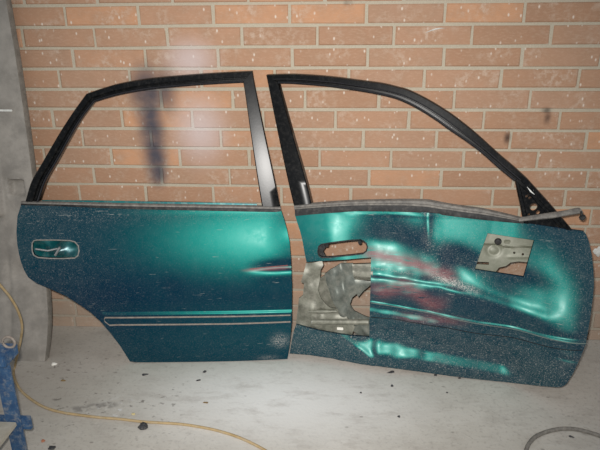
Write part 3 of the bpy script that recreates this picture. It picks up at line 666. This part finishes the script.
# ------------------------------------------------------------------ front door (right)
front = tag(empty('car_front_door', (-.2, -.238, .0), math.atan2(-.134, 1.1)),
            'crumpled teal front car door with a square cut-out and torn grey inside, on the right', 'car door', 'wrecked car doors by the brick wall')
def wear2(u, v):
    l1 = _lerp([(.30, .520), (.52, .488), (.715, .432), (.8, .41)], u)
    r = .95*_win(.30, .66, .04, u)*_g(v-l1+.004, .024)
    r += .75*_win(.34, .62, .05, u)*_g(v-(l1-.115+.02*math.sin(u*30)), .034)
    r += .55*_win(.45, .70, .05, u)*_g(v-.27, .018)
    d = .30+.10*_sm(.4, .6, u)
    d += .62*(1-_sm(.16, .34, v+.06*(u-.3)))
    d += .55*math.exp(-((u-.565)/.05)**2-((v-.57)/.07)**2)+.25*math.exp(-((u-.40)/.08)**2-((v-.60)/.05)**2)
    d += .30*_win(.55, .80, .06, u)*_g(v-.47, .06)+.25*_sm(.95, 1.15, u)
    d -= .25*_win(.0, .22, .05, u)*_sm(.5, .6, v)
    d -= .45*_win(.30, .60, .05, u)*_g(v-.10, .035)+.30*_win(.6, .9, .05, u)*_g(v-_lerp([(.6, .1), (.95, .05)], u), .02)
    d += .35*_win(-.05, .33, .02, u)*(1-_sm(.16, .2, v))
    b = 1.0*_win(.58, .74, .04, u)*_g(v-_lerp([(.55, .455), (.75, .40)], u), .013)
    b += .8*math.exp(-((u-.535)/.012)**2-((v-.688)/.008)**2)
    b += .45*_win(.30, .5, .03, u)*_g(v-_lerp([(.3, .46), (.5, .45)], u), .006)
    return (max(0, min(1, r)), max(0, min(1, d)), max(0, min(1, b)))
fs_ = sheet('outer_skin', F_SKIN, [F_HOLE, F_CUT], w2, .0065, 'teal_paint_dusty', front, hem=.012, wear=wear2, rows=[(F_CREASE_A, FINE), (F_CREASE_B, FINE)])
line('adhesive_groove_tone', F_LINE_A, w2, .0040, 'groove_glint', fs_)  # pale strip, light caught along the groove put into colour
line('adhesive_groove_tone', F_LINE_B, w2, .0032, 'black_seal', fs_)  # dark strip painted for the shade in the lower groove
frim = rim('handle_opening_rim', F_HOLE, w2, .0027, 'black_rubber', front, .001)
for (u, v) in F_BOSS:
    bs = tube('bolt_boss', [L(u, v, w2_base(u, v)-.022), L(u, v, w2_base(u, v)-.002)], .0075, 'black_rubber', frim, 12)
sheet('handle_bracket', F_BRACKET, [], lambda u, v: w2_base(u, v)-.02, .012, 'black_rubber', frim, hem=.01)
strip('belt_moulding', F_BELT_T, F_BELT_M, w2_base, [(-.05, -.014), (-.05, -.002), (.1, .006), (.45, .008), (.5, .004), (.58, .004), (.64, .008), (.95, .007), (1.05, .001), (1.05, -.014)], 'grey_rubber', front, deg=30)
strip('belt_gap_shade', F_BELT_M, F_BELT_B, w2_base, [(0, -.014), (0, .001), (.5, .003), (1, .001), (1, -.008)], 'black_rubber', front)  # black strip, shade of the gap under the moulding put into colour
strip('frame_centre_pillar', F_BAR_B_O, F_BAR_B_I, w2_base, FLAT, 'black_frame', front)
fft = strip('frame_top_rail', F_BAR_T_O, F_BAR_T_I, w2_base, GROOVED, 'black_frame', front)
strip('frame_windscreen_pillar', F_BAR_A_O, F_BAR_A_I, w2_base, [(0, -.034), (0, -.004), (.06, 0), (.55, .001), (.6, -.003), (.95, -.004), (1.0, -.007), (1.0, -.034)], 'black_frame', front)
seal('glass_run_seal', F_BAR_T_O, F_BAR_T_I, .95, w2_base, .0045, fft)
seal('frame_bead', F_BAR_T_O, F_BAR_T_I, .54, w2_base, .0028, fft, .001)
sail_w = lambda u, v: w2_base(u, v)-.006
holes = [[(u+r*math.cos(k*math.pi/8), v+r*math.sin(k*math.pi/8)) for k in range(16)] for u, v, r in F_SAILHOLES]
sail = sheet('mirror_mount', F_SAIL, holes, sail_w, .008, 'black_frame', front, hem=.01, thick=.002)
strip('mount_rib', F_POST_L, F_POST_R, w2_base, [(0, -.03), (0, .002), (.2, .006), (.8, .006), (1, .002), (1, -.03)], 'black_frame', sail)
u, v = F_RAIL[0]
sheet('paint_scuff', [(u-.016, v+.012), (u-.004, v+.010), (u+.010, v-.002), (u+.022, v-.018), (u+.012, v-.016), (u-.003, v-.006)], [], lambda a, b: w2_base(a, b)+.0005, .01, 'white_scuff', sail, hem=.006, thick=0)
# the waist strip torn loose at its front end
arm_w = lambda u, v: w2_base(u, v)+.012+.03*_sm(.90, 1.08, u)
arm = strip('loose_strip_end', F_ARM_T, F_ARM_B, arm_w, [(0, -.010), (0, .0), (.3, .006), (.7, .006), (1, .0), (1, -.010)], 'grey_rubber', front, 4)
cu2, cv2 = F_CLIP; cw = arm_w(cu2, cv2)
clip = box('strip_clip', (-.010, -.008, -.011), (.010, .008, .011), 'black_rubber', arm, .004); clip.location = L(cu2, cv2, cw); clip.rotation_euler = (0, .35, 0)
tube('clip_neck', [L(cu2-.008, cv2+.022, cw), L(cu2-.003, cv2+.008, cw)], .004, 'black_rubber', arm, 8)

# torn inside behind the cut-away corner
def crumple(k, amp):
    r = random.Random(k); ws = [(r.uniform(25, 80), r.uniform(25, 80), r.uniform(0, 6), r.uniform(.4, 1)) for _ in range(5)]
    return lambda u, v: amp*sum(a*math.sin(x*u+y*v*(1 if i % 2 else -1)+p_) for i, (x, y, p_, a) in enumerate(ws))
c1 = crumple(1, .0034)
def w_post(u, v): return w2_base(u, v)-.018+c1(u, v)+.006*_g(u-.055-.25*(.45-v), .018)-.007*_g(v-.245, .012)*_sm(.05, .08, u)
sheet('inner_frame_sheet', P_POST, [], w_post, .006, 'primer_metal', front, hem=.006, thick=.0015, smooth_deg=30)
c2 = crumple(5, .0016)
def w_plate(u, v):
    ax = u-_lerp([(.10, .30), (.25, .22), (.33, .19), (.5, .165)], v)
    return w2_base(u, v)-.034+c2(u, v)+.014*_g(ax, .030)-.006*_g(ax-.035, .012)
sheet('inner_brace_plate', P_PLATE, [], w_plate, .006, 'primer_dark', front, hem=.006, thick=.0015, smooth_deg=40)
c3 = crumple(9, .003)
sheet('torn_web', P_WEB, [], lambda u, v: w2_base(u, v)-.046+c3(u, v), .006, 'primer_metal', front, hem=.004, thick=.0015, smooth_deg=30)
def w_block(u, v): return w2_base(u, v)-.028+.016*_win(.415, .452, .010, v)
sheet('latch_block', P_BLOCK, [], w_block, .006, 'primer_metal', front, hem=.012, thick=.0015, smooth_deg=30)
c4 = crumple(12, .002)
sheet('torn_flap', P_FLAP, [], lambda u, v: w2_base(u, v)-.038+c4(u, v)+.01*_g(v-.39, .03), .006, 'primer_dark', front, hem=.004, thick=.0015, smooth_deg=30)
(ua, va), (ub, vb_) = P_TUBE
ibar = tube('intrusion_bar', [L(ua+(ub-ua)*t, va+(vb_-va)*t, w2_base(ua+(ub-ua)*t, va)+.004) for t in (0, .3, .6, 1)], .0115, 'primer_metal', front, 14)
tube('intrusion_bar_end', [L(ua-.002, va, w2_base(ua, va)+.006), L(ua+.003, va, w2_base(ua, va)+.006)], .0075, 'bright_metal', ibar, 10)
(ua, va), (ub, vb_) = P_TUBE2
tube('pressed_rib', [L(ua+(ub-ua)*t, va+(vb_-va)*t, w2_base(ua+(ub-ua)*t, va)-.012) for t in (0, .5, 1)], .009, 'primer_metal', front, 12, rfun=lambda t: .5+.5*math.sin(math.pi*min(1, max(0, t))))
u, v = P_TAG
tg = box('white_tag', (-.013, -.0015, -.006), (.013, .0015, .006), 'white_bit', front, .001); tg.location = L(u, v, w2_base(u, v)-.008)

# inner panel seen in the square cut
def w_q(u, v):
    l = _lerp([(q[0], q[1]) for q in Q_STEP], u)
    return w2_base(u, v)-.050+.010*_sm(l-.004, l+.004, v)-.004*_g(math.hypot(u-.80, (v-.545)*1.2)-.022, .008)+.003*_g(v-.523-.10*(u-.84), .005)*_sm(.84, .87, u)
qh = [[(u+.0045*math.cos(k*math.pi/5), v+.0045*math.sin(k*math.pi/5)) for k in range(10)] for u, v in Q_HOLES]
qp = sheet('inner_panel', Q_PLATE, qh, w_q, .005, 'inner_panel_paint', front, hem=.008, thick=.0015, smooth_deg=40)
u, v = Q_BOLT
qb = tube('hinge_bolt', [L(u, v, w_q(u, v)), L(u, v, w_q(u, v)+.006), L(u, v, w_q(u, v)+.0085)], .014, 'black_rubber', qp, 14, rfun=lambda t: 1-.25*t*t)
qb2 = box('bolt_washer', (-.012, -.004, -.009), (.012, .004, .009), 'inner_panel_paint', qp, .003); qb2.location = L(u+.034, v, w_q(u+.034, v))

# ------------------------------------------------------------------ grey pressed panel leaning at the far left
gp = tag(empty('body_panel', (-1.27, -.28, .002)), 'dusty grey pressed metal body panel leaning on the bricks at the far left edge', 'metal panel')
GT = 1.70; GLEFT = -.85
face_edge = [(u, v) for u, v in G_EDGE]
top_u = face_edge[-1][0]+(face_edge[-1][0]-face_edge[-2][0])*.5
g_out = [(GLEFT, .0), (face_edge[0][0], max(.0, face_edge[0][1]))]+face_edge[1:]+[(top_u, GT), (GLEFT, GT)]
(h0, h1, p0, p1, s0, s1, bt, v0, v1, v2, v3) = G_PTS
def w_panel(u, v):
    w = w3_base(v)+.030
    w += -.032*_win(p0[0], p1[0], .006, u)*_win(p1[1], p0[1], .008, v)
    w +=   .024*(1-_sm(bt[0]-.010, bt[0]+.004, u))*_sm(bt[1]-.010, bt[1]+.006, v)
    pass
    w += -.010*_sm(s0[1]-.006, s0[1]+.010, v)*_win(s0[0], s1[0]+.0, .012, u)*(1-_sm(s0[1]+.05, s0[1]+.11, v))
    w += -.006*_g(u-v0[0], .008)*(1-_sm(.42, .48, v))+.006*(1-_sm(v0[0]-.03, v0[0]-.005, u))*(1-_sm(.50, .6, v))
    w += .004*_g(u+.085, .012)*_win(.03, .17, .03, v)+.005*_g(u+.045, .03)*_g(v-.06, .03)
    w += .0012*math.sin(17*u+23*v)*math.sin(11*v-20*u)
    return w
sheet('pressed_face', g_out, [], w_panel, .009, 'panel_grey', gp, hem=.004, thick=.002)
box('paint_line', (GLEFT+.02, -w_panel(-.3, h0[1])-.0015, h0[1]-.004), (h1[0], -w_panel(-.3, h0[1])+.004, h0[1]+.004), 'white_scuff', gp, .001)
# turned side flange along the right edge
vs, fs = [], []
ed = dens(g_out[1:-1], .03, False)
for u, v in ed:
    wv = w_panel(u, v)
    vs += [L(u, v, wv+.001), L(u+.003, v, wv-.004), L(u+.004, v, w3_base(v)-.002), L(u-.002, v, w3_base(v)-.002), L(u-.003, v, wv-.004)]
for i in range(len(ed)-1):
    for k in range(5): fs.append((5*i+k, 5*i+(k+1) % 5, 5*i+5+(k+1) % 5, 5*i+5+k))
sharp(recalc(link('side_flange', vs, fs, 'panel_edge', gp)))

# ------------------------------------------------------------------ blue trestle at the lower left
st = tag(empty('blue_trestle', (-1.035, -.975, 0)), 'scuffed blue steel trestle with a pale lower shelf, cut off at the lower left corner', 'trestle')
# parts in metres from the foot of the visible leg
def leg(x, y, f):
    vs = []
    for z in (0, .44):
        vs += [(x-.026, y, z), (x+.024, y, z), (x+.024, y-.006*f, z), (x-.020, y-.006*f, z), (x-.020, y-.045*f, z), (x-.026, y-.045*f, z)]
    fs = [(i, (i+1) % 6, 6+(i+1) % 6, 6+i) for i in range(6)]+[tuple(range(6)), tuple(range(6, 12))]
    recalc(link('leg', vs, fs, 'blue_steel', st))
for x in (0, -.50):
    leg(x, .024, -1); leg(x, -.43, 1)
box('top_rail', (-.53, -.010, .425), (.034, .072, .462), 'blue_steel', st, .003)
box('top_rail', (-.53, -.480, .425), (.034, -.426, .462), 'blue_steel', st, .003)
box('shelf_rail', (-.53, .030, .165), (.050, .044, .212), 'blue_steel', st, .002)
box('shelf_rail', (-.53, -.446, .165), (.050, -.432, .205), 'blue_steel', st, .002)
box('shelf_board', (-.53, -.425, .188), (.012, .020, .203), 'beige_board', st, .002)
ring = [(.024+.019*math.cos(k*math.pi/10), .045, .481+.019*math.sin(k*math.pi/10)) for k in range(21)]
tube('lifting_ring', ring, .0042, 'residue', st, 8)

# ------------------------------------------------------------------ hose, cable and litter on the floor
hp = [Vector(q) for q in HOSE_UP]+[Vector((x, y, .0052)) for x, y in HOSE]
tag(tube('air_hose', catmull(hp, 8), .0050, 'tan_hose', None, 10), 'thin tan rubber hose curling down from the left and across the concrete floor', 'hose')
tag(tube('grey_cable', catmull([(x, y, .0075) for x, y in CABLE], 8), .0072, 'grey_hose', None, 10), 'thick grey cable bent in an arc at the lower right corner', 'cable')

def bit(name, i, size, mat, label, cat='debris', seed=0, rz=0., group=None):
    r = random.Random(seed+i); x, y = BITS[i]
    bm = bmesh.new(); bmesh.ops.create_icosphere(bm, subdivisions=2, radius=1)
    for v in bm.verts:
        d = v.co.normalized(); k = 1+.22*math.sin(d.x*5+seed)+.18*math.sin(d.y*6+seed*2+i)+r.uniform(-.08, .08)
        v.co = Vector((d.x*size[0]*k, d.y*size[1]*k, max(-.6, d.z)*size[2]))
    zmin = min(v.co.z for v in bm.verts)
    for v in bm.verts: v.co.z -= zmin
    me = bpy.data.meshes.new(name); bm.to_mesh(me); bm.free(); me.materials.append(MATS[mat])
    o = bpy.data.objects.new(name, me); COL.objects.link(o); o.location = (x, y, 0); o.rotation_euler.z = rz
    return tag(o, label, cat, group)
bit('dirt_clod', 0, (.018, .018, .012), 'dark_lump', 'dark grey lump lying just below the tan hose', 'lump', 2)
bit('paint_chip', 1, (.013, .006, .004), 'dark_lump', 'small dark chip on the floor below the corner of the rear door', 'chip', 3, .2)
bit('paint_chip', 2, (.006, .009, .003), 'dark_lump', 'dark sliver on the floor nearest under the rear door sill', 'chip', 4, -.4)
bit('paint_chip', 3, (.009, .004, .003), 'dark_lump', 'thin dark splinter on the floor in front of the dark sliver', 'chip', 5, .4)
bit('dry_leaf', 4, (.010, .004, .003), 'brown_bit', 'tiny brown leaf scrap on the pale middle of the floor', 'leaf scrap', 6, -.1)
bit('paint_chip', 5, (.017, .007, .004), 'dark_lump', 'long black paint flake just below the front door sill', 'chip', 7, .5)
bit('pebble', 6, (.006, .006, .005), 'dark_lump', 'single round black pebble in front of the long black flake', 'pebble', 8)
bit('plaster_crumb', 7, (.012, .008, .007), 'white_bit', 'white plaster crumb on the floor beside the grey panel foot', 'crumb', 9)
bit('wood_chip', 8, (.010, .005, .004), 'brown_bit', 'small brown chip on the floor to the right of the hose bend', 'chip', 10)
bit('pebble', 9, (.006, .005, .004), 'dark_lump', 'dark pebble touching the middle of the front door sill', 'pebble', 11)
bit('pebble', 10, (.005, .005, .004), 'dark_lump', 'rightmost dark pebble under the front door sill', 'pebble', 12)
bit('pebble', 11, (.005, .005, .004), 'dark_lump', 'tiny dark pebble alone in the middle of the bare floor', 'pebble', 13)
bit('pebble', 12, (.004, .004, .003), 'dark_lump', 'tiny dark pebble between the front door sill and the bare middle floor', 'pebble', 14)
bit('brick_crumb', 13, (.007, .006, .005), 'red_bit', 'small reddish brick crumb on the floor beside the blue trestle', 'crumb', 15)
bit('paint_chip', 14, (.009, .004, .003), 'dark_lump', 'dark chip inside the arc of the grey cable', 'chip', 16, -.5)
bit('dirt_clod', 15, (.012, .009, .006), 'dark_lump', 'dark clod at the bottom edge right of the blue trestle foot', 'lump', 17)
bit('plaster_crumb', 16, (.007, .005, .004), 'yellow_bit', 'pale yellow crumb on the floor just above the tan hose', 'crumb', 18)
bit('pebble', 17, (.004, .004, .003), 'dark_lump', 'leftmost tiny dark pebble in front of the cut-away front door corner', 'pebble', 19)
